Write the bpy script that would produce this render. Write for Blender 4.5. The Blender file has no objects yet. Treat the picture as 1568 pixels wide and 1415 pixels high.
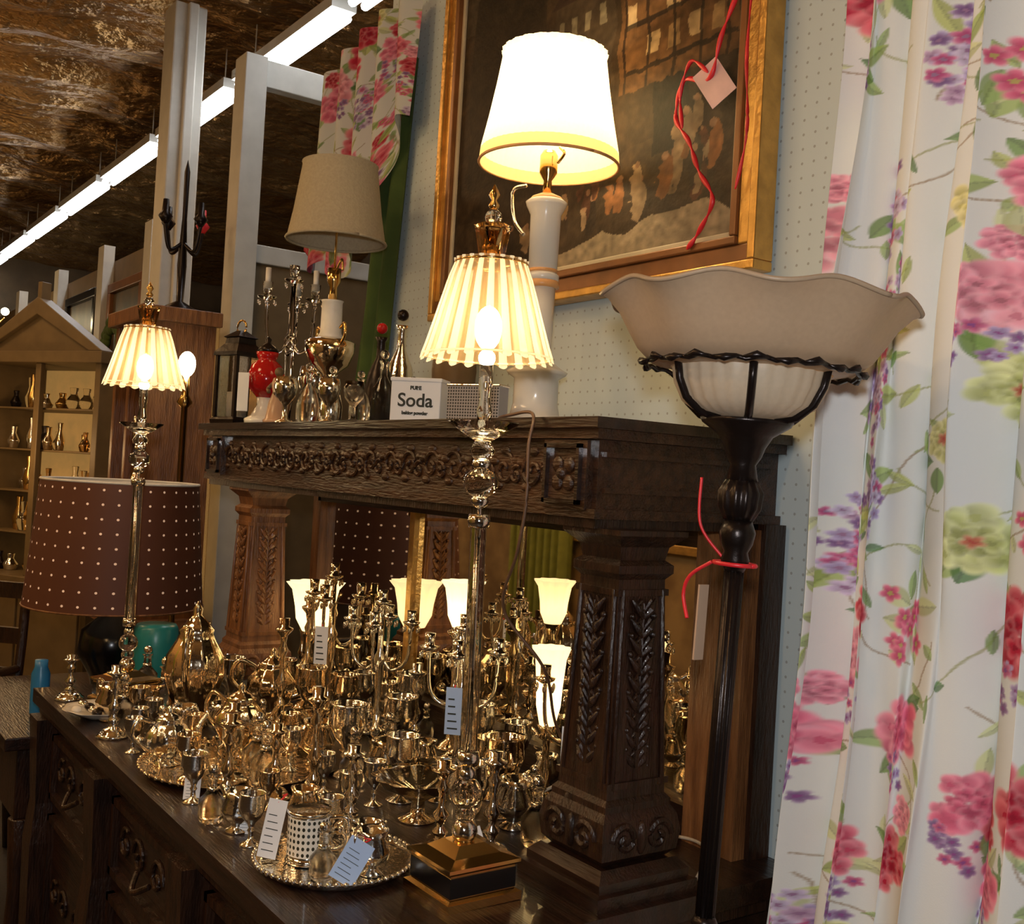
import bpy, math, random
import numpy as np
from mathutils import Matrix, Vector
random.seed(7); rng=np.random.RandomState(5)
S=bpy.context.scene
pi=math.pi
# ------------------------------------------------------------------ materials
def nmat(name):
    m=bpy.data.materials.new(name); m.use_nodes=True
    nt=m.node_tree; b=nt.nodes['Principled BSDF']; return m,nt,b
def mat(name,c,metal=0.,rough=.5,var=.15,scale=12.,stretch=(1,1,1),bump=0.,bscale=60.,trans=0.,emit=None,es=0.,c2=None,coat=0.,ior=1.5,bdist=.01):
    m,nt,b=nmat(name); N=nt.nodes; L=nt.links
    tc=N.new('ShaderNodeTexCoord'); mp=N.new('ShaderNodeMapping'); mp.inputs['Scale'].default_value=stretch
    L.new(tc.outputs['Object'],mp.inputs['Vector'])
    no=N.new('ShaderNodeTexNoise'); no.inputs['Scale'].default_value=scale; no.inputs['Detail'].default_value=5
    L.new(mp.outputs[0],no.inputs['Vector'])
    r=N.new('ShaderNodeValToRGB')
    if c2 is None: c2=tuple(min(1,x*(1+var)) for x in c)
    c1=tuple(x*(1-var) for x in c)
    r.color_ramp.elements[0].position=.35; r.color_ramp.elements[1].position=.65
    r.color_ramp.elements[0].color=(*c1,1); r.color_ramp.elements[1].color=(*c2,1)
    L.new(no.outputs['Fac'],r.inputs[0]); L.new(r.outputs[0],b.inputs['Base Color'])
    b.inputs['Metallic'].default_value=metal; b.inputs['Roughness'].default_value=rough
    b.inputs['Transmission Weight'].default_value=trans; b.inputs['IOR'].default_value=ior
    b.inputs['Coat Weight'].default_value=coat
    if emit: b.inputs['Emission Color'].default_value=(*emit,1); b.inputs['Emission Strength'].default_value=es
    if bump:
        n2=N.new('ShaderNodeTexNoise'); n2.inputs['Scale'].default_value=bscale; n2.inputs['Detail'].default_value=4
        L.new(mp.outputs[0],n2.inputs['Vector'])
        bp=N.new('ShaderNodeBump'); bp.inputs['Strength'].default_value=bump; bp.inputs['Distance'].default_value=bdist
        L.new(n2.outputs['Fac'],bp.inputs['Height']); L.new(bp.outputs[0],b.inputs['Normal'])
    return m
def shade_mat(name,c,es,transl=.6,clear=0.,rough=.6):
    m,nt,b=nmat(name); N=nt.nodes; L=nt.links
    out=N['Material Output']
    tr=N.new('ShaderNodeBsdfTranslucent')
    tc=N.new('ShaderNodeTexCoord'); no=N.new('ShaderNodeTexNoise'); no.inputs['Scale'].default_value=150
    L.new(tc.outputs['Object'],no.inputs['Vector'])
    r=N.new('ShaderNodeValToRGB'); r.color_ramp.elements[0].color=(*[x*.85 for x in c],1); r.color_ramp.elements[1].color=(*c,1)
    L.new(no.outputs[0],r.inputs[0]); L.new(r.outputs[0],b.inputs['Base Color']); L.new(r.outputs[0],tr.inputs[0])
    b.inputs['Roughness'].default_value=rough
    b.inputs['Emission Color'].default_value=(*c,1); b.inputs['Emission Strength'].default_value=es
    mx=N.new('ShaderNodeMixShader'); mx.inputs[0].default_value=transl
    L.new(b.outputs[0],mx.inputs[1]); L.new(tr.outputs[0],mx.inputs[2]); last=mx
    if clear:
        t=N.new('ShaderNodeBsdfTransparent'); t.inputs[0].default_value=(1,.95,.85,1)
        m2=N.new('ShaderNodeMixShader'); m2.inputs[0].default_value=clear
        L.new(mx.outputs[0],m2.inputs[1]); L.new(t.outputs[0],m2.inputs[2]); last=m2
    L.new(last.outputs[0],out.inputs[0])
    return m
def attr_mat(name,rough=.85,bump=0.1,bscale=500,spec=.2):
    m,nt,b=nmat(name); N=nt.nodes; L=nt.links
    a=N.new('ShaderNodeVertexColor'); a.layer_name='Col'
    L.new(a.outputs[0],b.inputs['Base Color']); b.inputs['Roughness'].default_value=rough
    b.inputs['Specular IOR Level'].default_value=spec
    tc=N.new('ShaderNodeTexCoord'); n2=N.new('ShaderNodeTexNoise'); n2.inputs['Scale'].default_value=bscale
    L.new(tc.outputs['Object'],n2.inputs['Vector'])
    bp=N.new('ShaderNodeBump'); bp.inputs['Strength'].default_value=bump; bp.inputs['Distance'].default_value=.002
    L.new(n2.outputs[0],bp.inputs['Height']); L.new(bp.outputs[0],b.inputs['Normal'])
    return m
def dots_mat(name,base,dot,spacing,rad,axes=(0,2),emit=0,use_uv=False,rough=.6):
    m,nt,b=nmat(name); N=nt.nodes; L=nt.links
    tc=N.new('ShaderNodeTexCoord'); sp=N.new('ShaderNodeSeparateXYZ')
    L.new(tc.outputs['UV' if use_uv else 'Object'],sp.inputs[0])
    ax=[]
    for i,a in enumerate(axes):
        d=N.new('ShaderNodeMath'); d.operation='DIVIDE'; d.inputs[1].default_value=spacing[i]; L.new(sp.outputs[a],d.inputs[0])
        f=N.new('ShaderNodeMath'); f.operation='FRACT'; L.new(d.outputs[0],f.inputs[0])
        s=N.new('ShaderNodeMath'); s.operation='SUBTRACT'; s.inputs[1].default_value=.5; L.new(f.outputs[0],s.inputs[0])
        p=N.new('ShaderNodeMath'); p.operation='MULTIPLY'; L.new(s.outputs[0],p.inputs[0]); L.new(s.outputs[0],p.inputs[1]); ax.append(p)
    ad=N.new('ShaderNodeMath'); ad.operation='ADD'; L.new(ax[0].outputs[0],ad.inputs[0]); L.new(ax[1].outputs[0],ad.inputs[1])
    lt=N.new('ShaderNodeMath'); lt.operation='LESS_THAN'; lt.inputs[1].default_value=rad*rad; L.new(ad.outputs[0],lt.inputs[0])
    mx=N.new('ShaderNodeMix'); mx.data_type='RGBA'; mx.inputs[6].default_value=(*base,1); mx.inputs[7].default_value=(*dot,1)
    L.new(lt.outputs[0],mx.inputs[0]); L.new(mx.outputs[2],b.inputs['Base Color']); b.inputs['Roughness'].default_value=rough
    if emit:
        e=N.new('ShaderNodeMath'); e.operation='MULTIPLY'; e.inputs[1].default_value=emit; L.new(lt.outputs[0],e.inputs[0])
        b.inputs['Emission Color'].default_value=(*dot,1); L.new(e.outputs[0],b.inputs['Emission Strength'])
    return m

WOOD=mat('dark_oak',(.012,.005,.003),rough=.28,c2=(.028,.011,.006),scale=8,stretch=(.6,8,8),bump=.2,bscale=30,coat=.25)
WOODV=mat('dark_oak_carved',(.016,.0065,.0035),rough=.33,c2=(.038,.015,.007),scale=10,stretch=(6,6,1),bump=.4,bscale=40,coat=.15)
WOODF=mat('frieze_oak',(.026,.0095,.0035),rough=.33,c2=(.058,.022,.008),scale=10,stretch=(1,6,6),bump=.4,bscale=40,coat=.15)
WOODM=mat('mid_and_lit_oak',(.15,.058,.02),rough=.35,c2=(.26,.11,.038),scale=9,stretch=(6,6,.8),bump=.3,bscale=40)
BLACK=mat('black_lacquer',(.006,.005,.005),rough=.2)
SILVER=mat('warm_silver',(.90,.77,.58),metal=1,rough=.08,var=.05,scale=20,bump=.10,bscale=60)
SILVER2=mat('bright_silver',(.90,.88,.83),metal=1,rough=.09,var=.05,bump=.10,bscale=80)
BRASS=mat('brass',(.78,.5,.18),metal=1,rough=.16,var=.1)
GOLD=mat('gold_leaf',(.60,.34,.09),metal=.75,rough=.34,var=.18,scale=25,bump=.2,bscale=80)
GOLDB=mat('bronze_wood_frame',(.2,.08,.025),metal=.3,rough=.35,var=.2)
BRONZE=mat('dark_bronze',(.02,.013,.011),metal=.6,rough=.3,bump=.1)
WHITE=mat('white_ceramic',(.78,.74,.66),rough=.18,var=.03)
CREAM=mat('cream_paint',(.15,.10,.045),rough=.5,var=.1)
LINERC=mat('cream_liner',(.42,.34,.22),rough=.6,var=.1)
POST=mat('white_post_paint',(.50,.48,.43),rough=.5,var=.06)
ORANGE=mat('gilt_trim',(.75,.38,.14),rough=.3)
PLASTICW=mat('white_sleeve',(.75,.73,.68),rough=.4)
LINEN=mat('linen_shade',(.42,.36,.25),rough=.9,var=.06,scale=150,bump=.2,bscale=200)
ALAB=shade_mat('tan_alabaster_glass',(.50,.36,.235),0.02,.18,0,.4)
ALABL=shade_mat('cream_alabaster_glass',(.62,.50,.36),0.03,.18,0,.4)
PAPER=mat('paper_tag',(.75,.76,.78),rough=.8,var=.03)
PAPERT=mat('tan_tag',(.45,.3,.2),rough=.8,var=.03)
PAPERB=mat('blue_paper_tag',(.38,.52,.78),rough=.8,var=.03)
RED=mat('red_ribbon',(.7,.02,.03),rough=.4)
REDG=mat('red_glaze',(.45,.01,.01),rough=.12)
TEAL=mat('teal_glaze',(.02,.22,.22),rough=.3)
BLUE=mat('blue_glaze',(.03,.2,.45),rough=.3)
GREEN=mat('green_cloth',(.05,.085,.015),rough=.9)
CORDM=mat('brown_cord',(.12,.06,.03),rough=.5)
CORDW=mat('white_cord',(.5,.42,.32),rough=.5)
INK=mat('ink',(.02,.025,.02),rough=.6)
def simple_glass(name,c,rough=0.0):
    m,nt,b=nmat(name); b.inputs['Base Color'].default_value=(*c,1); b.inputs['Roughness'].default_value=rough
    b.inputs['Transmission Weight'].default_value=1; b.inputs['IOR'].default_value=1.5
    N=nt.nodes; L=nt.links; no=N.new('ShaderNodeTexNoise'); no.inputs['Scale'].default_value=40
    bp=N.new('ShaderNodeBump'); bp.inputs['Strength'].default_value=.1; bp.inputs['Distance'].default_value=.002
    L.new(no.outputs['Fac'],bp.inputs['Height']); L.new(bp.outputs[0],b.inputs['Normal']); return m
GLASS=simple_glass('crystal_glass',(1,.98,.94))
AMBER=simple_glass('smoky_glass',(.6,.4,.2))
MIRROR=mat('mirror_glass',(.80,.73,.60),metal=1,rough=.02,var=.03)
LIT=shade_mat('lit_white_shade',(1.,.88,.6),1.3,.6)
LITY=shade_mat('lit_yellow_hem',(1.,.72,.28),.55,.5)
LITP=shade_mat('lit_ribbed_glass',(1.,.86,.56),.85,.5,.10,.2)
LITC=shade_mat('clear_ribbed_glass',(.80,.52,.24),.10,.4,.50,.1)
LITG=shade_mat('lit_frosted_glass',(1.,.83,.5),1.8,.4)
BULB=mat('bulb',(1,.9,.7),emit=(1,.82,.5),es=30)
GLOBE=mat('added_globe_glow',(1,.9,.7),emit=(1,.74,.40),es=14)
TUBE=mat('fluorescent_tube',(1,1,1),emit=(.92,.96,1),es=20)
WARMIN=mat('glowing_cabinet_back',(.5,.28,.09),emit=(1,.56,.16),es=.22)  # emission on the back panel stands in for light inside the cabinet
# ------------------------------------------------------------------ mesh builder
class MB:
    def __init__(s): s.v=[];s.f=[];s.m=[];s.s=[];s.mats=[];s.open=False
    def mi(s,m):
        if m not in s.mats: s.mats.append(m)
        return s.mats.index(m)
    def add(s,V,F,m,smooth,M=None):
        o=len(s.v)
        if M is not None: V=[tuple(M@Vector(p)) for p in V]
        s.v+=V; k=s.mi(m)
        for f in F: s.f.append(tuple(i+o for i in f)); s.m.append(k); s.s.append(smooth)
    def lathe(s,prof,m,seg=28,M=None,smooth=True,wav=None,rot=0):
        V=[];F=[]
        for i,(r,z) in enumerate(prof):
            for j in range(seg):
                t=2*pi*j/seg+rot; rr=max(r,1e-4)*(wav(t,i/(len(prof)-1)) if wav else 1)
                V.append((rr*math.cos(t),rr*math.sin(t),z))
        for i in range(len(prof)-1):
            for j in range(seg):
                a=i*seg+j; b=i*seg+(j+1)%seg
                F.append((a,b,b+seg,a+seg))
        if prof[0][0]>.001 and not s.open: F.append(tuple(reversed(range(seg))))
        if prof[-1][0]>.001 and not s.open: F.append(tuple(range((len(prof)-1)*seg,len(prof)*seg)))
        s.add(V,F,m,smooth,M)
    def shell(s,prof,m,seg=48,M=None,wav=None):
        s.open=True; s.lathe(prof,m,seg,M,True,wav); s.open=False
    def sq(s,prof,m,M=None):
        s.lathe([(w*math.sqrt(2),z) for w,z in prof],m,4,M,False,None,pi/4)
    def box(s,x0,x1,y0,y1,z0,z1,m,M=None):
        V=[(x,y,z) for z in(z0,z1) for y in (y0,y1) for x in (x0,x1)]
        F=[(0,2,3,1),(4,5,7,6),(0,1,5,4),(2,6,7,3),(0,4,6,2),(1,3,7,5)]
        s.add(V,F,m,False,M)
    def tube(s,pts,r,m,seg=8,M=None):
        P=[Vector(p) for p in pts]; n=len(P); V=[];F=[]
        for i,p in enumerate(P):
            t=(P[min(i+1,n-1)]-P[max(i-1,0)]).normalized()
            a=t.cross(Vector((0,0,1)));
            if a.length<.05: a=t.cross(Vector((0,1,0)))
            a.normalize(); b=t.cross(a); rr=r[i] if isinstance(r,(list,tuple)) else r
            for j in range(seg):
                q=2*pi*j/seg; V.append(tuple(p+a*rr*math.cos(q)+b*rr*math.sin(q)))
        for i in range(n-1):
            for j in range(seg):
                a=i*seg+j;b=i*seg+(j+1)%seg; F.append((a,b,b+seg,a+seg))
        F.append(tuple(reversed(range(seg)))); F.append(tuple(range((n-1)*seg,n*seg)))
        s.add(V,F,m,True,M)
    def ball(s,c,r,m,sc=(1,1,1),M=None,seg=16):
        prof=[(r*math.sin(pi*i/10),-r*math.cos(pi*i/10)) for i in range(11)]
        T=Matrix.Translation(c)@Matrix.Diagonal((*sc,1))
        s.lathe(prof,m,seg,(M@T) if M is not None else T)
    def obj(s,name,loc=(0,0,0),rz=0,bevel=0,rot=None,sc=1):
        me=bpy.data.meshes.new(name); me.from_pydata(s.v,[],s.f)
        for m in s.mats: me.materials.append(m)
        me.polygons.foreach_set('material_index',s.m); me.polygons.foreach_set('use_smooth',s.s); me.update()
        o=bpy.data.objects.new(name,me); S.collection.objects.link(o)
        o.location=loc; o.rotation_euler=rot if rot else (0,0,rz); o.scale=(sc,)*3
        if bevel:
            b=o.modifiers.new('bevel','BEVEL'); b.width=bevel; b.segments=2; b.limit_method='ANGLE'; b.angle_limit=.6
        return o
def bez(pts,n=12):
    P=[Vector(p) for p in pts]; out=[]
    for i in range(len(P)-1):
        p0=P[max(i-1,0)];p1=P[i];p2=P[i+1];p3=P[min(i+2,len(P)-1)]
        for k in range(n):
            t=k/n
            out.append(.5*((2*p1)+(p2-p0)*t+(2*p0-5*p1+4*p2-p3)*t*t+(3*p1-p0-3*p2+p3)*t**3))
    out.append(P[-1]); return out
def grid(name,X,Y,Z,C,m):
    H,W=X.shape; n=H*W
    me=bpy.data.meshes.new(name)
    co=np.stack([X,Y,Z],-1).reshape(-1).astype(np.float32)
    idx=np.arange(n).reshape(H,W)
    q=np.stack([idx[:-1,:-1],idx[:-1,1:],idx[1:,1:],idx[1:,:-1]],-1).reshape(-1,4)
    me.vertices.add(n); me.vertices.foreach_set('co',co)
    me.loops.add(q.size); me.loops.foreach_set('vertex_index',q.reshape(-1).astype(np.int32))
    me.polygons.add(len(q)); me.polygons.foreach_set('loop_start',(np.arange(len(q))*4).astype(np.int32))
    me.update(calc_edges=True); me.validate()
    me.polygons.foreach_set('use_smooth',np.ones(len(me.polygons),bool))
    if C is not None:
        a=me.color_attributes.new('Col','FLOAT_COLOR','POINT')
        cc=np.ones((n,4),np.float32); cc[:,:3]=C.reshape(-1,3); a.data.foreach_set('color',cc.reshape(-1))
    me.materials.append(m); o=bpy.data.objects.new(name,me); S.collection.objects.link(o); return o
def light(name,kind,loc,energy,color,size=.03,rot=None):
    l=bpy.data.lights.new(name,kind); l.energy=energy; l.color=color
    if kind=='POINT': l.shadow_soft_size=size
    if kind=='AREA': l.size=size
    o=bpy.data.objects.new(name,l); S.collection.objects.link(o); o.location=loc
    if rot: o.rotation_euler=rot
    return o
# ------------------------------------------------------------------ painted cloth
def floral(H,W,wm,hm,seed,K=1.3,gx=.15,gy=.155):
    r=np.random.RandomState(seed); img=np.empty((H,W,3),np.float32); img[:]=(.79,.81,.79)
    sx=W/wm; sy=H/hm
    def win(cx,cy,R):
        i0=max(0,int((cy-R)*sy)); i1=min(H,int((cy+R)*sy)+2); j0=max(0,int((cx-R)*sx)); j1=min(W,int((cx+R)*sx)+2)
        if i0>=i1 or j0>=j1: return None
        yy,xx=np.mgrid[i0:i1,j0:j1]; return i0,i1,j0,j1,xx/sx-cx,yy/sy-cy
    def blend(w,a,c):
        i0,i1,j0,j1=w[:4]; a=np.clip(a,0,1)[...,None]; img[i0:i1,j0:j1]=img[i0:i1,j0:j1]*(1-a)+a*c
    def flower(cx,cy,R,k,c,cc,op=.9):
        w=win(cx,cy,R*1.2)
        if w is None: return
        dx,dy=w[4],w[5]; rr=np.hypot(dx,dy); th=np.arctan2(dy,dx)+r.rand()*6
        edge=R*(.64+.36*np.abs(np.cos(k*th/2))); q=rr/edge
        c=np.array(c); sh=(.78+.45*np.abs(np.cos(k*th/2+.4))*q)[...,None]
        col=np.clip(c*sh+np.clip(q-.45,0,1)[...,None]*.35,0,1)
        col=np.where((q<.24)[...,None],np.array(cc),col)
        blend(w,(1-q)*7*op*.6,col)
    def leaf(cx,cy,L_,Wd,a,c,op=.9):
        w=win(cx,cy,L_)
        if w is None: return
        dx,dy=w[4],w[5]; u=dx*math.cos(a)+dy*math.sin(a); v=-dx*math.sin(a)+dy*math.cos(a)
        q=np.abs(v)/(Wd*np.clip(1-(u/L_)**2,1e-3,1)); vein=np.where(np.abs(v)<Wd*.1,.75,1)[...,None]
        col=np.array(c)*vein*(1+.35*(v>0)[...,None]); blend(w,np.clip((1-q)*4,0,1)*(np.abs(u)<L_)*op,np.clip(col,0,1))
    def stem(pts,rad,c):
        for p in pts:
            w=win(p[0],p[1],rad*1.6)
            if w is None: continue
            blend(w,np.clip((rad*1.3-np.hypot(w[4],w[5]))/rad*1.5,0,1)*.8,np.array(c))
    G=[(.16,.28,.07),(.32,.42,.12),(.42,.47,.14),(.10,.22,.07),(.52,.56,.30),(.28,.40,.14)]
    def rose(cx,cy,R,c):
        for k in range(12):
            a=k*.55+r.rand(); q=R*r.uniform(.5,.8); flower(cx+math.cos(a)*q,cy+math.sin(a)*q*1.15,R*r.uniform(.4,.62),3,tuple(np.clip(np.array(c)*r.uniform(.85,1.15)+r.uniform(0,.14),0,1)),tuple(np.clip(np.array(c)*.9,0,1)),.85)
        for k in range(7):
            a=k*.9+r.rand(); flower(cx+math.cos(a)*R*.3,cy+math.sin(a)*R*.3,R*.36,4,tuple(np.array(c)*r.uniform(.7,1.1)),tuple(np.array(c)*.6),.85)
    cells=[]
    ny=int(hm/gy); nx=max(1,int(wm/gx))
    for i in range(ny+1):
        for j in range(nx+1): cells.append(((j+.5*(i%2)+r.uniform(-.28,.28))*wm/nx,(i+r.uniform(-.28,.28))*hm/ny))
    r.shuffle(cells)
    for rep in range(2):
      for (cx,cy) in cells:
        a=r.rand()*6.28; pts=[]; x,y=cx+rep*.05,cy+rep*.05
        for k in range(int(r.randint(30,70))):
            x+=math.cos(a)*.003; y+=math.sin(a)*.003; a+=r.uniform(-.16,.16)+.02; pts.append((x,y))
        stem(pts,.0016,[(.36,.26,.16),(.40,.42,.2)][r.randint(2)])
        for k in range(2,len(pts),22): leaf(pts[k][0]+r.uniform(-.01,.01),pts[k][1]+r.uniform(-.01,.01),K*r.uniform(.010,.018),K*r.uniform(.004,.007),r.rand()*6,G[r.randint(6)],.8)
    for (cx,cy) in cells:
        t=r.rand()
        for k in range(r.randint(3,7)):
            a=r.rand()*6.28; q=K*r.uniform(.025,.045); leaf(cx+math.cos(a)*q*.8,cy+math.sin(a)*q,K*r.uniform(.014,.026),K*r.uniform(.007,.013),a+r.uniform(-.6,.6),G[r.randint(6)],.85)
        if t<.54:
            c=[(.70,.10,.18),(.56,.025,.06),(.76,.28,.37),(.73,.15,.26),(.62,.05,.10)][r.randint(5)]
            rose(cx,cy,K*r.uniform(.026,.040),c)
            if r.rand()<.6: rose(cx+r.uniform(-.03,.03),cy+K*.055,K*r.uniform(.016,.024),[(.74,.25,.35),(.56,.03,.06)][r.randint(2)])
            if r.rand()<.5:
                for k in range(12): flower(cx+r.uniform(-.03,.03),cy-K*.05+r.uniform(-.03,.03),K*r.uniform(.006,.010),5,[(.42,.32,.55),(.30,.18,.36),(.58,.14,.28)][r.randint(3)],(.3,.1,.3),.8)
        elif t<.70:
            for k in range(r.randint(30,44)):
                a=r.rand()*6.28; q=r.rand()*.034*K; flower(cx+math.cos(a)*q*.75,cy+math.sin(a)*q*1.6,r.uniform(.007,.011)*K,5,[(.45,.36,.60),(.54,.36,.54),(.26,.15,.34),(.60,.50,.70),(.56,.12,.28)][r.randint(5)],(.35,.2,.35),.8)
        elif t<.84:
            rose(cx,cy,K*r.uniform(.020,.032),(.62*r.uniform(.85,1.05),.60,.24))
            flower(cx,cy,K*.009,5,(.6,.2,.12),(.5,.1,.08),.5)
        else:
            for k in range(11):
                a=r.rand()*6.28; q=r.rand()*.045*K; flower(cx+math.cos(a)*q,cy+math.sin(a)*q,r.uniform(.010,.016)*K,5,(.70,.14,.25),(.5,.4,.15),.85)
    return img
CLOTH=attr_mat('floral_cotton')
# ------------------------------------------------------------------ room shell
def plane_box(name,x0,x1,y0,y1,z0,z1,m):
    b=MB(); b.box(x0,x1,y0,y1,z0,z1,m); return b.obj(name)
FLOOR=mat('concrete_floor',(.02,.014,.011),rough=.5,c2=(.035,.026,.02),scale=3,bump=.1)
WALLW=mat('warm_plaster',(.10,.06,.025),rough=.8,c2=(.15,.09,.04),scale=3)
PEG=dots_mat('pegboard',(.56,.65,.67),(.36,.39,.39),(.0254,.0254),.10,(0,2),rough=.45)
plane_box('floor',-14.5,3,-3.5,5.5,-.1,0,FLOOR)
plane_box('wall_left',-14.6,-14.5,-3.5,5.5,0,4.1,WALLW)
plane_box('wall_right',3,3.1,-3.5,5.5,0,4.1,WALLW)
plane_box('wall_front',-14.5,3,-3.6,-3.5,0,4.1,WALLW)
plane_box('wall_far',-14.5,3,5.5,5.6,0,4.1,WALLW)
plane_box('wall_pegboard',-2.83,2.6,1.46,1.50,0,3.6,PEG)
FOIL=mat('foil_insulation',(.44,.23,.075),metal=.85,rough=.30,c2=(.60,.34,.12),scale=2,stretch=(1.6,.8,1),bump=1.0,bscale=11,bdist=.06)
nx,ny=520,200
XX,YY=np.meshgrid(np.linspace(-14.5,3,nx),np.linspace(-3.5,5.5,ny))
ZZ=3.85+.05*np.sin(XX*5.2+.6*np.sin(YY*1.3))+.020*np.sin(XX*14+YY*2.1+2*np.sin(YY*3))+.012*np.sin(XX*27-YY*7+2*np.sin(YY*4))+.012*np.sin(YY*9+XX*5+2*np.sin(XX*2))-.03*np.cos(YY*2)
grid('ceiling',XX,YY,ZZ,None,FOIL)
b=MB()
for i in range(9):
    x0=-3.0-i*1.34
    b.box(x0-1.22,x0,1.94,2.06,3.50,3.55,POST)
    for dy in(-.03,.03): b.tube([(x0-1.2,2+dy,3.475),(x0-.02,2+dy,3.475)],.019,TUBE)
    for dx in(.15,1.05): b.tube([(x0-dx,2,3.55),(x0-dx,2,3.76)],.004,POST)
b.obj('fluorescent_light_fixture')
b=MB(); b.tube([(-9,.2,3.68),(-4,-.6,3.68)],.03,BLACK); b.obj('ceiling_pipe')
b=MB(); b.box(-5.50,-5.33,1.56,1.72,0,3.74,POST); b.box(-5.53,-5.30,1.62,1.67,0,3.74,POST); b.obj('white_post',bevel=.008)
b=MB()
b.box(-4.60,-4.47,1.62,1.72,0,3.25,POST); b.box(-4.56,-4.50,1.72,3.6,3.13,3.25,POST); b.box(-4.56,-4.50,1.72,3.6,2.36,2.44,POST)
b.box(-4.58,-4.47,3.6,3.68,0,3.25,POST); b.box(-4.545,-4.515,1.70,3.6,.1,2.36,CREAM)
b.obj('booth_divider',bevel=.004)
b=MB(); b.box(-12.5,-6.3,1.85,1.93,0,2.75,CREAM)
for x in (-6.35,-7.4,-8.7,-10.2): b.box(x-.07,x+.07,1.78,1.85,0,2.85,POST)
b.obj('booth_partition')
DARKPIC=mat('dark_picture',(.03,.02,.008),rough=.4,c2=(.12,.08,.03),scale=5)
def frame(name,x,y,z,w,h,fm,t=.06):
    b=MB(); b.box(-w/2,w/2,-.01,0.0,-h/2,h/2,DARKPIC)
    for (a0,a1,c0,c1) in((-w/2-t,w/2+t,h/2,h/2+t),(-w/2-t,w/2+t,-h/2-t,-h/2),(-w/2-t,-w/2,-h/2,h/2),(w/2,w/2+t,-h/2,h/2)):
        b.box(a0,a1,-.035,0,c0,c1,fm)
    return b.obj(name,(x,y,z),bevel=.008)
frame('framed_picture',-6.9,1.84,2.1,.65,.85,GOLDB); frame('framed_picture',-8.05,1.84,2.1,.75,.9,BLACK)
frame('framed_picture',-9.4,1.84,2.1,.8,.8,GOLD); frame('framed_picture',-11.2,1.84,2.1,1.,.8,GOLD)
frame('framed_picture',-6.9,1.84,1.25,.5,.4,GOLD)
b=MB()
for k in range(60):
    a=k*2*pi/60; rr_=.2+.03*math.sin(k*2.7); b.ball((rr_*math.cos(a),-.03,rr_*math.sin(a)),.05,GREEN,(1,.5,.7))
b.ball((0,-.05,-.2),.05,RED,(1.5,.5,1)); b.obj('leaf_wreath',(-6.9,1.79,2.1))
# ------------------------------------------------------------------ display cabinets
def cabinet(name,x,y,w,d,h,m,pediment=True,rz=0):
    b=MB()
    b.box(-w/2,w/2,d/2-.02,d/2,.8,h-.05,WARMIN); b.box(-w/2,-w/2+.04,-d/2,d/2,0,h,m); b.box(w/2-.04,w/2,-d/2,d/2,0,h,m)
    b.box(-w/2,w/2,-d/2,d/2,0,.8,m); b.box(-w/2-.03,w/2+.03,-d/2-.03,d/2,h-.06,h,m); b.box(-w/2-.03,w/2+.03,-d/2-.04,d/2,.78,.83,m)
    for i in(-1,1): b.box(i*w/4-w/5,i*w/4+w/5,-d/2-.015,-d/2,.1,.72,m)
    b.box(-.02,.02,-d/2,-d/2+.03,.83,h-.06,m)
    for k in range(1,5):
        z=.83+k*(h-.9)/5; b.box(-w/2+.04,w/2-.04,-d/2+.05,d/2-.02,z-.01,z,m)
    for k in range(5):
        z=.83+k*(h-.9)/5
        for i in range(10):
            r=random.uniform(.025,.045); xx=-w/2+.08+i*(w-.16)/9; hh=random.uniform(.08,.19)
            b.lathe([(r*.7,z),(r,z+hh*.35),(r*.4,z+hh*.7),(r*.55,z+hh)],random.choice([SILVER,GLASS,BRASS,AMBER,SILVER2,BRONZE]),12,Matrix.Translation((xx,random.uniform(-.08,.06),0)))
    if pediment:
        for s in(-1,1):
            V=[(s*(w/2+.03),-d/2-.03,h),(s*(w/2+.03),-d/2+.05,h),(0,-d/2-.03,h+.28),(0,-d/2+.05,h+.28),(s*(w/2-.06),-d/2-.03,h),(s*(w/2-.06),-d/2+.05,h),(0,-d/2-.03,h+.19),(0,-d/2+.05,h+.19)]
            b.add(V,[(0,2,3,1),(4,5,7,6),(0,4,6,2),(1,3,7,5),(0,1,5,4)],m,False)
        V=[(-w/2,-d/2,h),(w/2,-d/2,h),(0,-d/2,h+.22)]; b.add(V,[(0,1,2)],m,False)
        b.box(-.015,.015,-d/2-.02,-d/2+.04,h+.2,h+.36,m)
    return b.obj(name,(x,y,0),rz,bevel=.004)
cabinet('china_cabinet',-6.1,1.35,.9,.42,2.0,CREAM,True,.5)
cabinet('china_cabinet',-7.8,1.25,1.0,.42,1.95,CREAM,True,.5)
cabinet('china_cabinet',-9.8,1.2,1.2,.42,2.0,WOODM,False,.4)
cabinet('display_hutch',-4.62,1.40,.46,.3,2.10,WOODM,False,0)
for p in((-5.8,.95,1.5),(-7.5,.9,1.6),(-9.5,.8,1.7)): light('cabinet_light','POINT',p,4,(1,.62,.28),.08)
b=MB(); b.lathe([(.07,0),(.07,.02),(.015,.05),(.02,.2),(.01,.4),(.012,.6),(.001,.65)],BRONZE,16)
for k in range(4):
    a=k*pi/2+.4; b.tube(bez([(0,0,.3),(.07*math.cos(a),.07*math.sin(a),.26),(.10*math.cos(a),.10*math.sin(a),.36)]),.008,BRONZE); b.lathe([(.01,0),(.03,.03),(.015,.05),(.012,.10)],RED if k==1 else BRONZE,10,Matrix.Translation((.10*math.cos(a),.10*math.sin(a),.36)))
b.obj('iron_candelabra',(-4.54,1.42,2.1))
b=MB(); b.tube([(0,0,0),(0,0,-1.25)],.008,BLACK); b.lathe([(.01,-1.25),(.05,-1.3),(.02,-1.4),(.001,-1.43)],BRASS,12)
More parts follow.
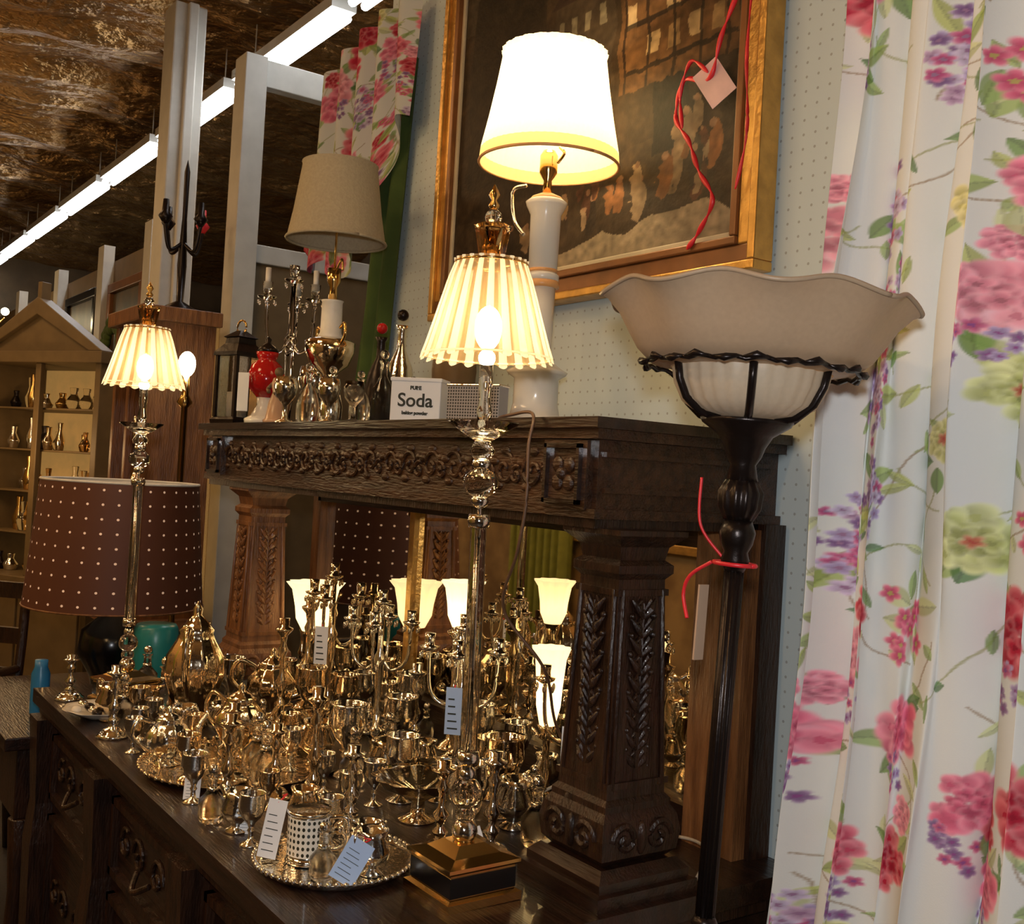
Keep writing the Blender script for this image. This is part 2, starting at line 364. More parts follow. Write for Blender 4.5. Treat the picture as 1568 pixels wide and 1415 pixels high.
for k in range(5):
    a=k*1.257; b.tube(bez([(0,0,-1.38),(.12*math.cos(a),.12*math.sin(a),-1.45),(.22*math.cos(a),.22*math.sin(a),-1.36)]),.007,BRASS); b.ball((.22*math.cos(a),.22*math.sin(a),-1.31),.03,BULB)
b.obj('hanging_chandelier',(-9.2,1.30,3.85))
b=MB(); b.lathe([(.12,0),(.12,.02),(.02,.05),(.012,.1),(.012,1.68),(.03,1.70),(.014,1.73),(.014,1.80)],BRASS,20); b.ball((0,0,1.845),.032,BULB,(1,1,1.5))
b.obj('candle_floor_lamp',(-4.02,1.30,0))
for (x,y) in((-1.6,-1.1),(-3.2,-1.3),(-4.9,-1.2),(-6.8,-1.3),(-2.4,-.3),(.6,-.9)):
    b=MB(); b.tube([(0,0,0),(0,0,-1.0)],.006,BRASS); b.lathe([(.02,-1.0),(.05,-1.02),(.05,-1.05)],BRASS,16); b.ball((0,0,-1.13),.10,GLOBE); b.obj('reflection_globe',(x,y,3.8))  # glowing globes added out of view for reflections in silver and mirror
# ------------------------------------------------------------------ sideboard
TZ=.873
sb=MB()
sb.box(-3.0,-1.17,.62,1.45,TZ-.035,TZ,WOOD); sb.box(-2.985,-1.185,.635,1.445,TZ-.06,TZ-.035,WOODV)
sb.box(-2.96,-1.21,.66,1.44,.16,TZ-.06,WOOD)
sb.box(-2.97,-1.20,.65,1.445,.12,.18,WOODV)
for x in(-2.93,-2.37,-1.80,-1.24):
    sb.sq([(.04,.12),(.045,.5),(.035,.6),(.045,TZ-.06)],WOODV,Matrix.Translation((x,.655,0)))
    for y in(.68,1.4): sb.sq([(.04,0),(.05,.05),(.03,.12)],WOODV,Matrix.Translation((x,y,0)))
def leafrelief(b,cx,cz,L_,axis,at,m,n=4):
    def P(u,w,d): return (u,at-d,w) if axis=='y' else (at+d,u,w)
    b.tube([P(cx,cz-L_/2,0),P(cx,cz+L_/2,0)],.003,m,6)
    for k in range(n):
        w=cz-L_/2+L_*(k+.5)/n
        for s in(-1,1):
            b.tube([P(cx,w-.01,.0),P(cx+s*.012,w+.004,.003),P(cx+s*.024,w+.02,.0)],[.003,.007,.002],m,6)
            b.tube([P(cx,w,.0),P(cx+s*.010,w+.018,.003),P(cx+s*.018,w+.006,.0)],[.002,.005,.001],m,6)
            b.ball(P(cx+s*.022,w-.006,.0),.005,m,seg=8)
def spiral(b,cx,cz,R,at,m,axis='y',s=1,ph=0,rad=.0045):
    pts=[]
    for k in range(22):
        t=k/21*4.2*pi/2*1.2; r=R*(1-k/24)
        u=cx+s*r*math.cos(t+ph); w=cz+r*math.sin(t+ph); pts.append((u,at,w) if axis=='y' else (at,u,w))
    b.tube(pts,rad,m,6)
for k,(a,c_) in enumerate(((-2.87,-2.43),(-2.31,-1.86),(-1.74,-1.30))):
    for z0,z1 in((.62,.78),(.22,.58)):
        for q in((a,c_,z1-.015,z1),(a,c_,z0,z0+.015),(a,a+.015,z0,z1),(c_-.015,c_,z0,z1)): sb.box(q[0],q[1],.645,.665,q[2],q[3],WOODV)
        m_=(a+c_)/2; zm=(z0+z1)/2
        for s in(-1,1):
            spiral(sb,m_+s*.06,zm,.04,.657,WOODV,'y',s); spiral(sb,m_+s*.15,zm,.035,.657,WOODV,'y',-s,1)
        if z0>.6: sb.tube(bez([(m_-.04,.65,zm-.02),(m_,.63,zm-.04),(m_+.04,.65,zm-.02)]),.006,WOODV)
YB=1.40
sb.box(-2.98,-1.24,YB,1.45,TZ,1.44,WOODV)
sb.box(-2.95,-1.37,YB-.005,YB,TZ+.06,1.40,MIRROR)
sb.box(-2.95,-1.37,YB-.03,YB,TZ,TZ+.06,WOOD); sb.box(-2.95,-1.37,YB-.03,YB,1.39,1.43,WOOD)
for x in(-2.40,): sb.box(x-.012,x+.012,YB-.02,YB,TZ+.06,1.39,GOLD)
sb.box(-1.37,-1.25,YB-.03,YB,TZ,1.43,WOODM); sb.box(-2.98,-2.93,YB-.03,YB,TZ,1.43,WOODM)
for (e,z0,z1,mm) in((0,1.578,1.595,WOOD),(.012,1.562,1.578,WOODF),(.03,1.455,1.562,WOODF),(.018,1.440,1.455,WOODF),(.03,1.425,1.440,WOODV)):
    sb.box(-3.02+e,-1.24-e,1.02+e,1.455,z0,z1,mm)
for x in(-1.335,-2.92):
    sb.box(x-.055,x+.055,1.035,1.06,1.452,1.56,WOODF)
    for q in((-.045,.045,.04,.047),(-.045,.045,-.047,-.04),(-.045,-.038,-.047,.047),(.038,.045,-.047,.047)):
        sb.box(x+q[0],x+q[1],1.027,1.037,1.507+q[2],1.507+q[3],WOOD)
    for k in range(4):
        a=k*pi/2+.78; sb.ball((x+.02*math.cos(a),1.034,1.507+.02*math.sin(a)),.013,WOODF,(1,.5,1))
    sb.ball((x,1.032,1.507),.01,WOODF)
x=-2.83; k=0
while x<-1.42:
    s=1 if k%2 else -1
    spiral(sb,x,1.509,.030,1.049,WOODF,'y',s,k*.5); spiral(sb,x+.035,1.50,.017,1.049,WOODF,'y',-s,1)
    for a in(.5,1.6,2.7,4.2): sb.ball((x+.038*math.cos(a),1.050,1.509+.032*math.sin(a)),.010,WOODF,(1.4,.6,.8))
    x+=.082; k+=1
for z in(1.48,1.535): sb.box(-1.272,-1.262,1.06,1.44,z,z+.008,WOODF)
def column(cx,cy,m):
    T=Matrix.Translation((cx,cy,0))
    sb.sq([(.10,TZ),(.10,TZ+.02),(.09,TZ+.022),(.09,TZ+.035),(.075,TZ+.05)],WOOD,T)
    sb.sq([(.062,.922),(.075,.935),(.079,.965),(.074,.99),(.064,1.005)],m,T)
    sb.sq([(.066,1.0),(.066,1.012),(.059,1.02)],m,T)
    sb.sq([(.059,1.02),(.047,1.35)],m,T)
    sb.sq([(.047,1.35),(.056,1.36),(.056,1.372),(.046,1.38),(.05,1.40),(.07,1.418),(.07,1.426)],m,T)
    for z in(1.04,1.33):
        w=.059-(z-1.02)*.036; sb.sq([(w+.004,z-.005),(w+.004,z+.005)],m,T)
    leafrelief(sb,cx,1.185,.26,'y',cy-.053,m,9); leafrelief(sb,cy,1.185,.26,'x',cx+.053,m,9)
    for s in(-1,1):
        sb.tube([(cx+s*.05,cy-.060,1.035),(cx+s*.04,cy-.049,1.335)],.004,m,6)
        sb.tube([(cx+.060,cy+s*.05,1.035),(cx+.049,cy+s*.04,1.335)],.004,m,6)
    for s in(-1,1):
        spiral(sb,cx+s*.034,.962,.026,cy-.077,m,'y',s,0,.006); spiral(sb,cy+s*.034,.962,.026,cx+.077,m,'x',s,0,.006)
    sb.ball((cx,cy-.076,.963),.016,m,(.6,.5,1.6)); sb.ball((cx+.076,cy,.963),.016,m,(.5,.6,1.6))
column(-1.285,1.125,WOODV); column(-2.77,1.125,WOODM)  # left column in lighter oak: the light on it is put into the colour
sb.obj('carved_sideboard',bevel=.0025)
# ------------------------------------------------------------------ crystal buffet lamps
VAX=Vector((-.819,.574,0))
def lean(o,deg):
    rz=o.rotation_euler.z; o.rotation_mode='QUATERNION'
    o.rotation_quaternion=(Matrix.Rotation(math.radians(deg),3,VAX)@Matrix.Rotation(rz,3,'Z')).to_quaternion()
def pleated(b,prof,n):
    V=[];F=[[],[]]; m=8*n
    for i,(r,z) in enumerate(prof):
        for j in range(m):
            t=2*pi*j/m; c=math.cos(2*pi*j/8); rr=r*(1+.035*c)
            V.append((rr*math.cos(t),rr*math.sin(t),z-(.003*c if i==0 else 0)))
    for i in range(len(prof)-1):
        for j in range(m):
            k=0 if j%8 in(6,7,0,1) else 1
            F[k].append((i*m+j,i*m+(j+1)%m,(i+1)*m+(j+1)%m,(i+1)*m+j))
    b.add(V,F[0],LITP,True); b.add(V,F[1],LITC,True)
def buffet(loc,rz,energy,n=22):
    b=MB()
    b.sq([(.064,0),(.064,.012),(.056,.016),(.056,.05),(.062,.055),(.062,.060),(.04,.066),(.022,.078)],BRASS)
    b.box(-.057,.057,-.057,.057,.018,.047,BLACK)
    for z,r,m in((.092,.020,SILVER2),(.118,.016,GLASS),(.148,.024,GLASS),(.176,.013,SILVER2)): b.ball((0,0,z),r,m)
    b.lathe([(.0135,.19),(.0125,.56)],GLASS,8,smooth=False); b.lathe([(.0035,.19),(.0035,.60)],SILVER2,8)
    for z in(.20,.555): b.lathe([(.016,z-.01),(.018,z),(.016,z+.01)],SILVER2,16)
    for z,r,m in((.585,.014,SILVER2),(.612,.028,GLASS),(.640,.015,SILVER2)): b.ball((0,0,z),r,m,(1,1,.8),seg=10)
    b.lathe([(.008,.64),(.02,.66),(.012,.675),(.03,.685),(.052,.70),(.054,.704),(.03,.696),(.01,.70)],GLASS,24)
    b.lathe([(.009,.70),(.012,.72),(.008,.74),(.011,.76),(.010,.80)],GLASS,12)
    pleated(b,[(.098,.797),(.096,.803),(.091,.818),(.083,.845),(.073,.88),(.062,.918),(.054,.940),(.055,.947)],n)
    b.tube([(.0545*math.cos(t*pi/24),.0545*math.sin(t*pi/24),.942) for t in range(49)],.0022,BRASS,6)
    b.tube([(.0965*math.cos(t*pi/24),.0965*math.sin(t*pi/24),.802) for t in range(49)],.0016,LITP,6)
    for k in range(4):
        a=k*pi/2+.4; b.tube([(0,0,.935),(.054*math.cos(a),.054*math.sin(a),.940)],.0015,BRASS,6)
    b.ball((0,0,.845),.021,BULB,(1,1,1.6)); b.ball((0,0,.80),.013,BULB)
    b.lathe([(.014,.940),(.016,.948),(.020,.955),(.027,.995),(.029,1.0),(.018,.995),(.005,.955)],AMBER,6,smooth=False)
    b.lathe([(.014,.95),(.004,.99)],BRASS,10)
    b.ball((0,0,1.012),.013,GLASS); b.lathe([(.005,1.024),(.009,1.03),(.004,1.038),(.009,1.046),(.004,1.056),(.001,1.062)],BRASS,12)
    b.tube([(0,0,.86),(0,0,.95)],.003,BRASS)
    o=b.obj('crystal_buffet_lamp',loc,rz)
    l=light('lamp_bulb_light','POINT',(0,0,.855),energy,(1,.78,.46),.02); l.parent=o
    return o
lean(buffet((-1.345,.895,TZ),.0,7),-.6)
buffet((-2.77,.79,TZ),.3,7,18)
# ------------------------------------------------------------------ white ceramic lamp on shelf
HZ=1.595
b=MB()
b.lathe([(.078,0),(.08,.006),(.072,.018),(.05,.028),(.045,.05),(.045,.10),(.058,.108),(.062,.114),(.05,.12),(.03,.135),(.026,.16),(.028,.285)],WHITE,32)
b.lathe([(.034,.283),(.036,.29),(.033,.297)],ORANGE,32); b.lathe([(.033,.297),(.034,.308),(.028,.314)],WHITE,32); b.lathe([(.030,.314),(.030,.32)],ORANGE,32)
b.lathe([(.029,.32),(.031,.43),(.040,.448),(.042,.455),(.036,.46)],WHITE,32); b.lathe([(.036,.458),(.03,.466),(.01,.475)],ORANGE,32)
b.lathe([(.01,.47),(.008,.50),(.018,.515),(.018,.55),(.012,.56)],BRASS,20)
b.tube(bez([(.03,0,.53),(.05,0,.545),(.035,0,.56)]),.003,BRASS)
b.tube(bez([(-.03,-.03,.49),(-.055,-.045,.48),(-.045,-.045,.42),(-.01,-.045,.385)]),.004,SILVER2)
SW=lambda t,f:1+.008*math.sin(t*60)
b.shell([(.1385,.555),(.138,.56),(.125,.622),(.113,.688),(.104,.747)],LIT,160,wav=SW)
b.shell([(.104,.747),(.105,.757)],LIT,160,wav=lambda t,f:1+.008*math.sin(t*60)+(.03*abs(math.sin(t*12)) if f>.95 else 0))
b.shell([(.141,.530),(.1385,.555)],LITY,160,wav=SW)
b.tube([(.141*math.cos(t*pi/24),.141*math.sin(t*pi/24),.531) for t in range(49)],.003,ORANGE,6)
b.ball((0,0,.63),.03,BULB)
o=b.obj('white_table_lamp',(-1.745,1.27,HZ))
l=light('lamp_bulb_light','POINT',(0,0,.66),5,(1,.8,.5),.03); l.parent=o
b=MB()
b.lathe([(.06,0),(.062,.01),(.05,.02),(.02,.035),(.014,.08),(.022,.10),(.013,.12),(.018,.14),(.05,.165),(.064,.20),(.066,.225),(.055,.232),(.03,.235)],SILVER,32)
b.lathe([(.03,.235),(.034,.24),(.028,.25),(.027,.33),(.03,.335)],PLASTICW,24); b.lathe([(.012,.335),(.01,.37),(.018,.385),(.018,.42)],BRASS,16)
for s in(-1,1): b.tube(bez([(s*.06,0,.215),(s*.085,0,.24),(s*.08,0,.27),(s*.055,0,.26)]),.004,BRASS)
b.tube(bez([(0,0,.40),(.04,0,.44),(.05,.0,.41)]),.003,BRASS)
b.shell([(.130,.49),(.128,.495),(.115,.565),(.098,.688),(.100,.695)],LINEN,96,wav=lambda t,f:1+.008*math.sin(t*40))
b.tube([(.130*math.cos(t*pi/24),.130*math.sin(t*pi/24),.492) for t in range(49)],.004,LINEN,6)
for k in range(3):
    a=k*2.094; b.tube([(0,0,.68),(.097*math.cos(a),.097*math.sin(a),.69)],.002,BRASS)
b.tube([(0,0,.42),(0,0,.71)],.003,BRASS)
b.obj('urn_table_lamp',(-2.60,1.215,HZ))
b=MB(); b.box(-.052,.052,-.03,.03,0,.085,PAPER)
b.box(-.054,.054,-.032,.032,.080,.088,PAPER)
o=b.obj('soda_box',(-1.895,1.09,HZ),.75,bevel=.002)
def text(body,size,loc,parent,m=INK):
    cu=bpy.data.curves.new('label','FONT'); cu.body=body; cu.size=size; cu.extrude=.0003; cu.offset=.0006; cu.align_x='CENTER'; cu.materials.append(m)
    t=bpy.data.objects.new('label_text',cu); S.collection.objects.link(t); t.location=loc; t.rotation_euler=(pi/2,0,0); t.parent=parent
text('Soda',.038,(0,-.0305,.030),o); text('baking powder',.009,(0,-.0305,.014),o); text('PURE',.010,(0,-.0305,.064),o)
MESHM=dots_mat('perforated_metal',(.35,.33,.32),(.03,.03,.03),(.006,.006),.32,(0,2),rough=.3)
b=MB(); b.box(-.06,.06,-.018,.018,0.004,.074,MESHM); b.box(-.062,.062,-.02,.02,0,.006,SILVER2); b.box(-.062,.062,-.02,.02,.072,.077,SILVER2); b.obj('perforated_metal_caddy',(-1.765,1.145,HZ),.42,bevel=.002)
b=MB(); b.sq([(.05,0),(.052,.012),(.044,.02)],BRONZE)
for s in(-1,1):
    for t in(-1,1): b.box(s*.042-.005,s*.042+.005,t*.042-.005,t*.042+.005,.02,.19,BRONZE)
b.box(-.04,.04,-.04,.04,.02,.188,GLASS)
b.sq([(.052,.19),(.05,.20),(.03,.225),(.028,.24),(.034,.243),(.01,.262)],BRONZE); b.lathe([(.018,.02),(.018,.09)],PLASTICW,12)
b.tube([(.02*math.cos(t*.5),0,.272+.02*math.sin(t*.5)) for t in range(13)],.003,BRASS)
b.obj('brass_lantern',(-2.90,1.085,HZ),.3)
b=MB(); b.lathe([(.05,0),(.052,.012),(.035,.022),(.02,.05),(.022,.07)],WHITE,24); b.lathe([(.022,.07),(.045,.095),(.05,.125),(.04,.155),(.022,.17),(.026,.175),(.03,.19)],REDG,24); b.lathe([(.03,.19),(.02,.205),(.006,.215),(.009,.225),(.001,.232)],BRONZE,16)
b.box(-.052,-.022,-.056,-.054,.03,.13,PAPER); b.obj('red_glass_jar',(-2.70,1.085,HZ),.75)
b=MB(); b.lathe([(.035,0),(.036,.008),(.03,.012),(.024,.05),(.014,.08),(.018,.10),(.014,.115),(.006,.12)],mat('figurine_glaze',(.5,.3,.18),rough=.3),16); b.ball((0,0,.132),.012,CREAM)
b.tube(bez([(.014,0,.11),(.03,-.01,.09),(.012,-.02,.075)]),.005,CREAM); b.tube(bez([(-.014,0,.11),(-.03,-.01,.09),(-.012,-.02,.08)]),.005,CREAM)
b.obj('porcelain_figurine',(-2.59,1.075,HZ),.2)
def candelabra(name,loc,h,arms,R,m,rz=0,candle=None,tagm=None):
    b=MB(); k=h/.4
    b.lathe([(.05*k,0),(.05*k,.008),(.03*k,.018),(.01*k,.03),(.014*k,.08*k),(.008*k,.1*k),(.012*k,.2*k),(.018*k,.22*k),(.008*k,.24*k),(.007*k,.36*k)],m,18)
    tips=[(0,0,.36*k)]
    for i in range(arms):
        a=i*2*pi/arms; c,s=math.cos(a),math.sin(a)
        b.tube(bez([(0,0,.23*k),(R*.4*c,R*.4*s,.19*k),(R*.9*c,R*.9*s,.22*k),(R*c,R*s,.31*k)]),.0045*k,m); tips.append((R*c,R*s,.31*k))
    for t in tips:
        T=Matrix.Translation(t); b.lathe([(.005,0),(.022*k,.008),(.024*k,.012),(.010,.014),(.012*k,.03*k),(.013*k,.045*k)],m,14,T)
        for q in range(6):
            b.ball((t[0]+.022*k*math.cos(q*1.05),t[1]+.022*k*math.sin(q*1.05),t[2]-.006),.0035,m,(1,1,2.2),seg=6)
        if candle and t is not tips[0]: b.lathe([(.008,.03*k),(.008,.08*k)],candle,10,T)
    if tagm:
        x=R+.006; z=.25*k
        b.box(x,x+.001,-.016,.016,z-.09,z,tagm); b.tube([(x,0,z),(R*.93,0,.26*k)],.0012,RED,6)
        for q in range(5): b.box(x+.001,x+.0014,-.011,.009-.002*q,z-.08+.014*q,z-.077+.014*q,INK)
    return b.obj(name,loc,rz)
candelabra('crystal_candelabra',(-2.99,1.27,HZ),.48,3,.08,GLASS,.5,PLASTICW)
def decanter(name,loc,h,r,m,stop=GLASS):
    b=MB(); b.lathe([(r*.8,0),(r,.01),(r*1.05,h*.3),(r*.8,h*.48),(r*.3,h*.62),(r*.28,h*.76),(r*.45,h*.8)],m,20); b.ball((0,0,h*.88),r*.38,stop)
    return b.obj(name,loc)
decanter('cut_glass_decanter',(-2.46,1.10,HZ),.16,.028,GLASS); decanter('silver_ewer',(-2.44,1.34,HZ),.34,.04,SILVER2,BRONZE)
decanter('silver_ewer',(-2.37,1.12,HZ),.15,.026,SILVER2,GLASS); decanter('cut_glass_decanter',(-2.30,1.22,HZ),.20,.03,GLASS)
decanter('cut_glass_decanter',(-2.22,1.12,HZ),.13,.024,GLASS)
decanter('bronze_vase',(-2.36,1.24,HZ),.28,.036,BRONZE,REDG); decanter('cut_glass_decanter',(-2.12,1.20,HZ),.12,.022,SILVER2)
def gob(x,y,z,s,m):
    b=MB(); b.lathe([(.028,0),(.028,.004),(.008,.012),(.006,.05),(.011,.055),(.028,.075),(.034,.10),(.030,.13),(.028,.13),(.028,.1),(.01,.07)],m,24); b.obj('silver_goblet',(x,y,z),sc=s)
gob(-2.53,1.07,HZ,.9,SILVER2); gob(-2.30,1.08,HZ,.8,SILVER2); gob(-2.15,1.07,HZ,.7,GLASS); gob(-2.74,1.24,HZ,1.3,SILVER2)
b=MB(); b.lathe([(.03,0),(.035,.01),(.05,.08),(.055,.15),(.05,.22),(.03,.27),(.035,.28)],mat('taupe_vase',(.16,.10,.05),rough=.4),20); b.obj('taupe_vase',(-2.24,1.38,HZ))
# ------------------------------------------------------------------ painting
H,W=340,380
q,p=np.mgrid[0:1:H*1j,0:1:W*1j]
def smooth(n,seed):
    r=np.random.RandomState(seed).rand(n,n); yi=q*(n-1); xi=p*(n-1)
    y0=np.clip(yi.astype(int),0,n-2); x0=np.clip(xi.astype(int),0,n-2); fy=yi-y0; fx=xi-x0
    return (r[y0,x0]*(1-fx)+r[y0,x0+1]*fx)*(1-fy)+(r[y0+1,x0]*(1-fx)+r[y0+1,x0+1]*fx)*fy
nz=.35*smooth(8,1)+.3*smooth(24,2)+.35*smooth(60,3)
n2=smooth(14,9); n3=smooth(90,12)
img=np.zeros((H,W,3)); img[:]=(.035,.02,.009); img*=(.1+1.8*nz)[...,None]
def R_(x0,x1,y0,y1,c,a=.9):
    pp=p+.03*(n2-.5); qq=q+.03*(nz-.5)
    m_=(pp>x0)&(pp<x1)&(qq>y0)&(qq<y1); img[m_]=img[m_]*(1-a)+np.array(c)*a*(.2+1.4*nz[m_])[:,None]
R_(0,1,.80,1,(.08,.06,.035),.6)
m_=q+.04*(n2-.5)<.20+.10*p; img[m_]=(np.array((.05,.03,.015))*(.2+1.5*nz[m_][:,None]))
m_=(q<.03+.06*np.clip(p-.2,0,1)+.07*(n2-.5))&(p>.2); img[m_]=(np.array((.34,.25,.15))*(.3+1.2*nz[m_][:,None]))
R_(.64,.99,.42,.98,(.13,.06,.02)); R_(.05,.36,.3,.9,(.025,.016,.008))
for k in range(5):
    for j in range(5):
        if (k*3+j*2)%5: R_(.665+.062*k,.70+.062*k,.49+.095*j+.01*(k%2),.55+.095*j,(.46,.31,.15) if (k+j)%2 else (.28,.17,.07))
for k in range(4): R_(.66,.98,.465+.12*k,.478+.12*k,(.012,.007,.004))
for k in range(5): R_(.655+.075*k,.663+.075*k,.42,.98,(.02,.01,.005))
R_(.76,.86,.24,.42,(.012,.008,.005)); R_(.40,.62,.42,.78,(.055,.035,.018))
for k in range(4): R_(.42+.05*k,.44+.05*k,.5,.55,(.18,.14,.08)); R_(.42+.05*k,.44+.05*k,.64,.69,(.18,.14,.08))
m_=(np.abs(p-.51)<(.88-q)*.9)&(q>.74)&(q<.88); img[m_]=(.03,.016,.01)
rs=np.random.RandomState(4)
for k in range(34):
    x=rs.uniform(.2,.96); y=.10+.24*x*rs.rand(); s=.008+.015*rs.rand(); c=[(.22,.09,.03),(.26,.17,.09),(.10,.04,.02),(.04,.025,.015),(.30,.19,.10)][rs.randint(5)]
    m_=((p-x+.02*(n2-.5)+.01*(n3-.5))/s)**2+((q-y)/(s*2.4))**2<.4+1.2*n3; img[m_]=np.array(c)*(.1+1.6*nz[m_][:,None]); m_=((p-x)/(s*.45))**2+((q-y-s*2.2)/(s*.5))**2<1; img[m_]=(.24,.13,.07)
FX0,FX1,FZ0,FZ1=-2.425,-1.305,1.885,2.84
t=.075
g=grid('canvas',FX0+t+p*(FX1-FX0-2*t),np.full_like(p,1.424),FZ0+t+q*(FZ1-FZ0-2*t),img*.8*(.7+.6*n3)[...,None],attr_mat('oil_canvas',.5,.3,120,.2))
b=MB()
def fr(x0,x1,z0,z1,y0,m): b.box(x0,x1,y0,1.452,z0,z1,m)
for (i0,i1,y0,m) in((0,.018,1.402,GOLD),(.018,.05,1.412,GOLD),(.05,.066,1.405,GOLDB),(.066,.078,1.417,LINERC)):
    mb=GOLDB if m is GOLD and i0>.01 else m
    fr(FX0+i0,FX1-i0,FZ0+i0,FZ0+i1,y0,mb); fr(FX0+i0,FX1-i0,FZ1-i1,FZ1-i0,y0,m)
    fr(FX0+i0,FX0+i1,FZ0+i1,FZ1-i1,y0,m); fr(FX1-i1,FX1-i0,FZ0+i1,FZ1-i1,y0,m)
o=b.obj('framed_village_painting',bevel=.003); g.parent=o
PINK=mat('pink_tag',(.75,.5,.45),rough=.8)
b=MB(); b.box(-.028,.028,-.0005,.0005,-.04,.04,PINK); t1=b.obj('price_tag',(-1.42,1.398,2.24),.5); t1.rotation_euler=(0,-.6,.3)
b=MB()
def ribbon(pts,r=.0035):
    P=bez([(x+.03,y,z-.02) for x,y,z in pts]); b.tube(P,[r*(.5+1.0*abs(math.sin(i*.35))) for i in range(len(P))],RED,6)
ribbon([(-1.40,1.40,2.42),(-1.43,1.39,2.34),(-1.46,1.395,2.27),(-1.52,1.39,2.28),(-1.55,1.40,2.22),(-1.50,1.39,2.16),(-1.47,1.39,2.10),(-1.43,1.39,2.04),(-1.47,1.40,1.99),(-1.50,1.40,1.96)])
ribbon([(-1.46,1.39,2.28),(-1.50,1.385,2.31),(-1.53,1.39,2.26),(-1.52,1.39,2.19)],.003)
ribbon([(-1.36,1.395,2.5),(-1.37,1.395,2.3),(-1.36,1.395,2.15),(-1.38,1.395,2.05)],.0025)
b.obj('red_ribbon')
# ------------------------------------------------------------------ curtain
NX,NZ=700,1500
u=np.linspace(0,1,NX); z=np.linspace(.02,2.72,NZ); U,Zc=np.meshgrid(u,z)
ph=U*9.2*2*pi+.6*np.sin(Zc*1.7+U*5)+1.5*np.sin(U*9)
amp=.028+.013*np.sin(U*17+Zc*.8)
Yc=1.325+amp*np.sin(ph)+.008*np.sin(ph*2.3+Zc*4)+.004*np.sin(Zc*9+U*30)
Xc=-1.135+.92*U+.010*np.sin(ph*2)+(1-U)*(.070*np.clip((Zc-1.0)/1.3,-.3,1.3))+.008*np.sin(Zc*6.5)*(1-U)
C=floral(NZ,NX,1.30,2.7,11)
grid('floral_curtain',Xc,Yc,Zc,C,CLOTH)
b=MB(); b.tube([(-1.22,1.33,2.74),(.0,1.33,2.74)],.014,BRASS,16); b.ball((-1.235,1.33,2.74),.026,BRASS)
for x in(-1.18,-.1): b.tube([(x,1.33,2.74),(x,1.46,2.74)],.008,BRASS)
b.obj('curtain_rod')
nx,nz=320,320
U,V=np.meshgrid(np.linspace(0,1,nx),np.linspace(0,1,nz))
ph=U*5*2*pi; X2=-3.19+.62*U+.07*(V-.5)*(1-U); Z2=2.80-.12*(1-U)**2-(.46+.20*np.sin(U*3.6+.2)+.04*np.sin(U*19))*(1-V)
Y2=1.395+.026*np.sin(ph+V)
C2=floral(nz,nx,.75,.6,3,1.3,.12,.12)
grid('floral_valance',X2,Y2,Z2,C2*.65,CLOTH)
U,V=np.meshgrid(np.linspace(0,1,80),np.linspace(0,1,60))
grid('green_drape',-2.88+.17*U+(V)*.12-.02,1.432+.014*np.sin(U*14+V*2),1.62+1.02*V,None,GREEN)
# ------------------------------------------------------------------ torchiere
b=MB()
b.lathe([(.14,0),(.14,.015),(.12,.03),(.06,.045),(.03,.06),(.018,.09),(.024,.11),(.013,.13)],BRONZE,32)
b.lathe([(.0125,.12),(.0125,.5),(.0125,.95)],BRONZE,40,wav=lambda t,f:1+.10*math.cos(t*10))
b.lathe([(.012,.945),(.017,.955),(.012,.965)],BRONZE,20)
b.lathe([(.0115,.96),(.0115,1.40)],BRONZE,40,wav=lambda t,f:1+.10*math.cos(t*10))
b.lathe([(.012,1.395),(.018,1.41),(.015,1.42),(.020,1.43),(.023,1.445),(.017,1.46)],BRONZE,24)
b.lathe([(.018,1.46),(.026,1.475),(.028,1.495),(.02,1.51)],BRONZE,60,wav=lambda t,f:1+.06*math.cos(t*12))
b.lathe([(.02,1.51),(.016,1.53),(.022,1.54),(.026,1.552),(.034,1.566),(.055,1.58),(.058,1.586),(.03,1.588)],BRONZE,32)
b.shell([(.03,1.587),(.062,1.592),(.082,1.605),(.093,1.627),(.097,1.647)],ALABL,100,wav=lambda t,f:1+.018*math.cos(t*30))
for k in range(6):
    a=k*pi/3+.25; c,s=math.cos(a),math.sin(a); b.tube([(r*c,r*s,zz) for r,zz in((.04,1.585),(.068,1.591),(.088,1.607),(.099,1.629),(.103,1.65))],.005,BRONZE)
def lob(t,f): return 1+.03*f*math.cos(t*9)
V=[];F=[];seg=144
prof=[(.100,1.647),(.128,1.652),(.144,1.666),(.156,1.686),(.168,1.708),(.183,1.726),(.191,1.732)]
for i,(r,z_) in enumerate(prof):
    f=i/6
    for j in range(seg):
        t=2*pi*j/seg; rr_=r*lob(t,f); V.append((rr_*math.cos(t),rr_*math.sin(t),z_-.006*f*f*math.cos(t*9)))
for i in range(6):
    for j in range(seg): F.append((i*seg+j,i*seg+(j+1)%seg,(i+1)*seg+(j+1)%seg,(i+1)*seg+j))
b.add(V,F,ALAB,True)
b.tube([(.191*lob(t*pi/72,1)*math.cos(t*pi/72),.191*lob(t*pi/72,1)*math.sin(t*pi/72),1.733-.006*math.cos(t*pi/8)) for t in range(145)],.003,ALAB,6)
b.tube([(.132*math.cos(t*pi/36),.132*math.sin(t*pi/36),1.649+.002*math.sin(t*2)) for t in range(73)],.003,BRONZE,6)
for k in range(24):
    a=k*2*pi/24; c,s=math.cos(a),math.sin(a); d=Vector((-s,c,0)); r0=Vector((.135*c,.135*s,1.649))
    b.tube([tuple(r0-d*.016),tuple(r0+Vector((c,s,0))*.003+Vector((0,0,.003 if k%2 else -.002))),tuple(r0+d*.016)],[.001,.005,.001],BRONZE,6)
b.tube([(.028*math.cos(t*.52),.024*math.sin(t*.52),1.405) for t in range(13)],.003,RED,6)
b.tube(bez([(-.02,-.02,1.405),(-.045,-.03,1.385),(-.055,-.03,1.36),(-.045,-.03,1.33)]),.0025,RED,6)
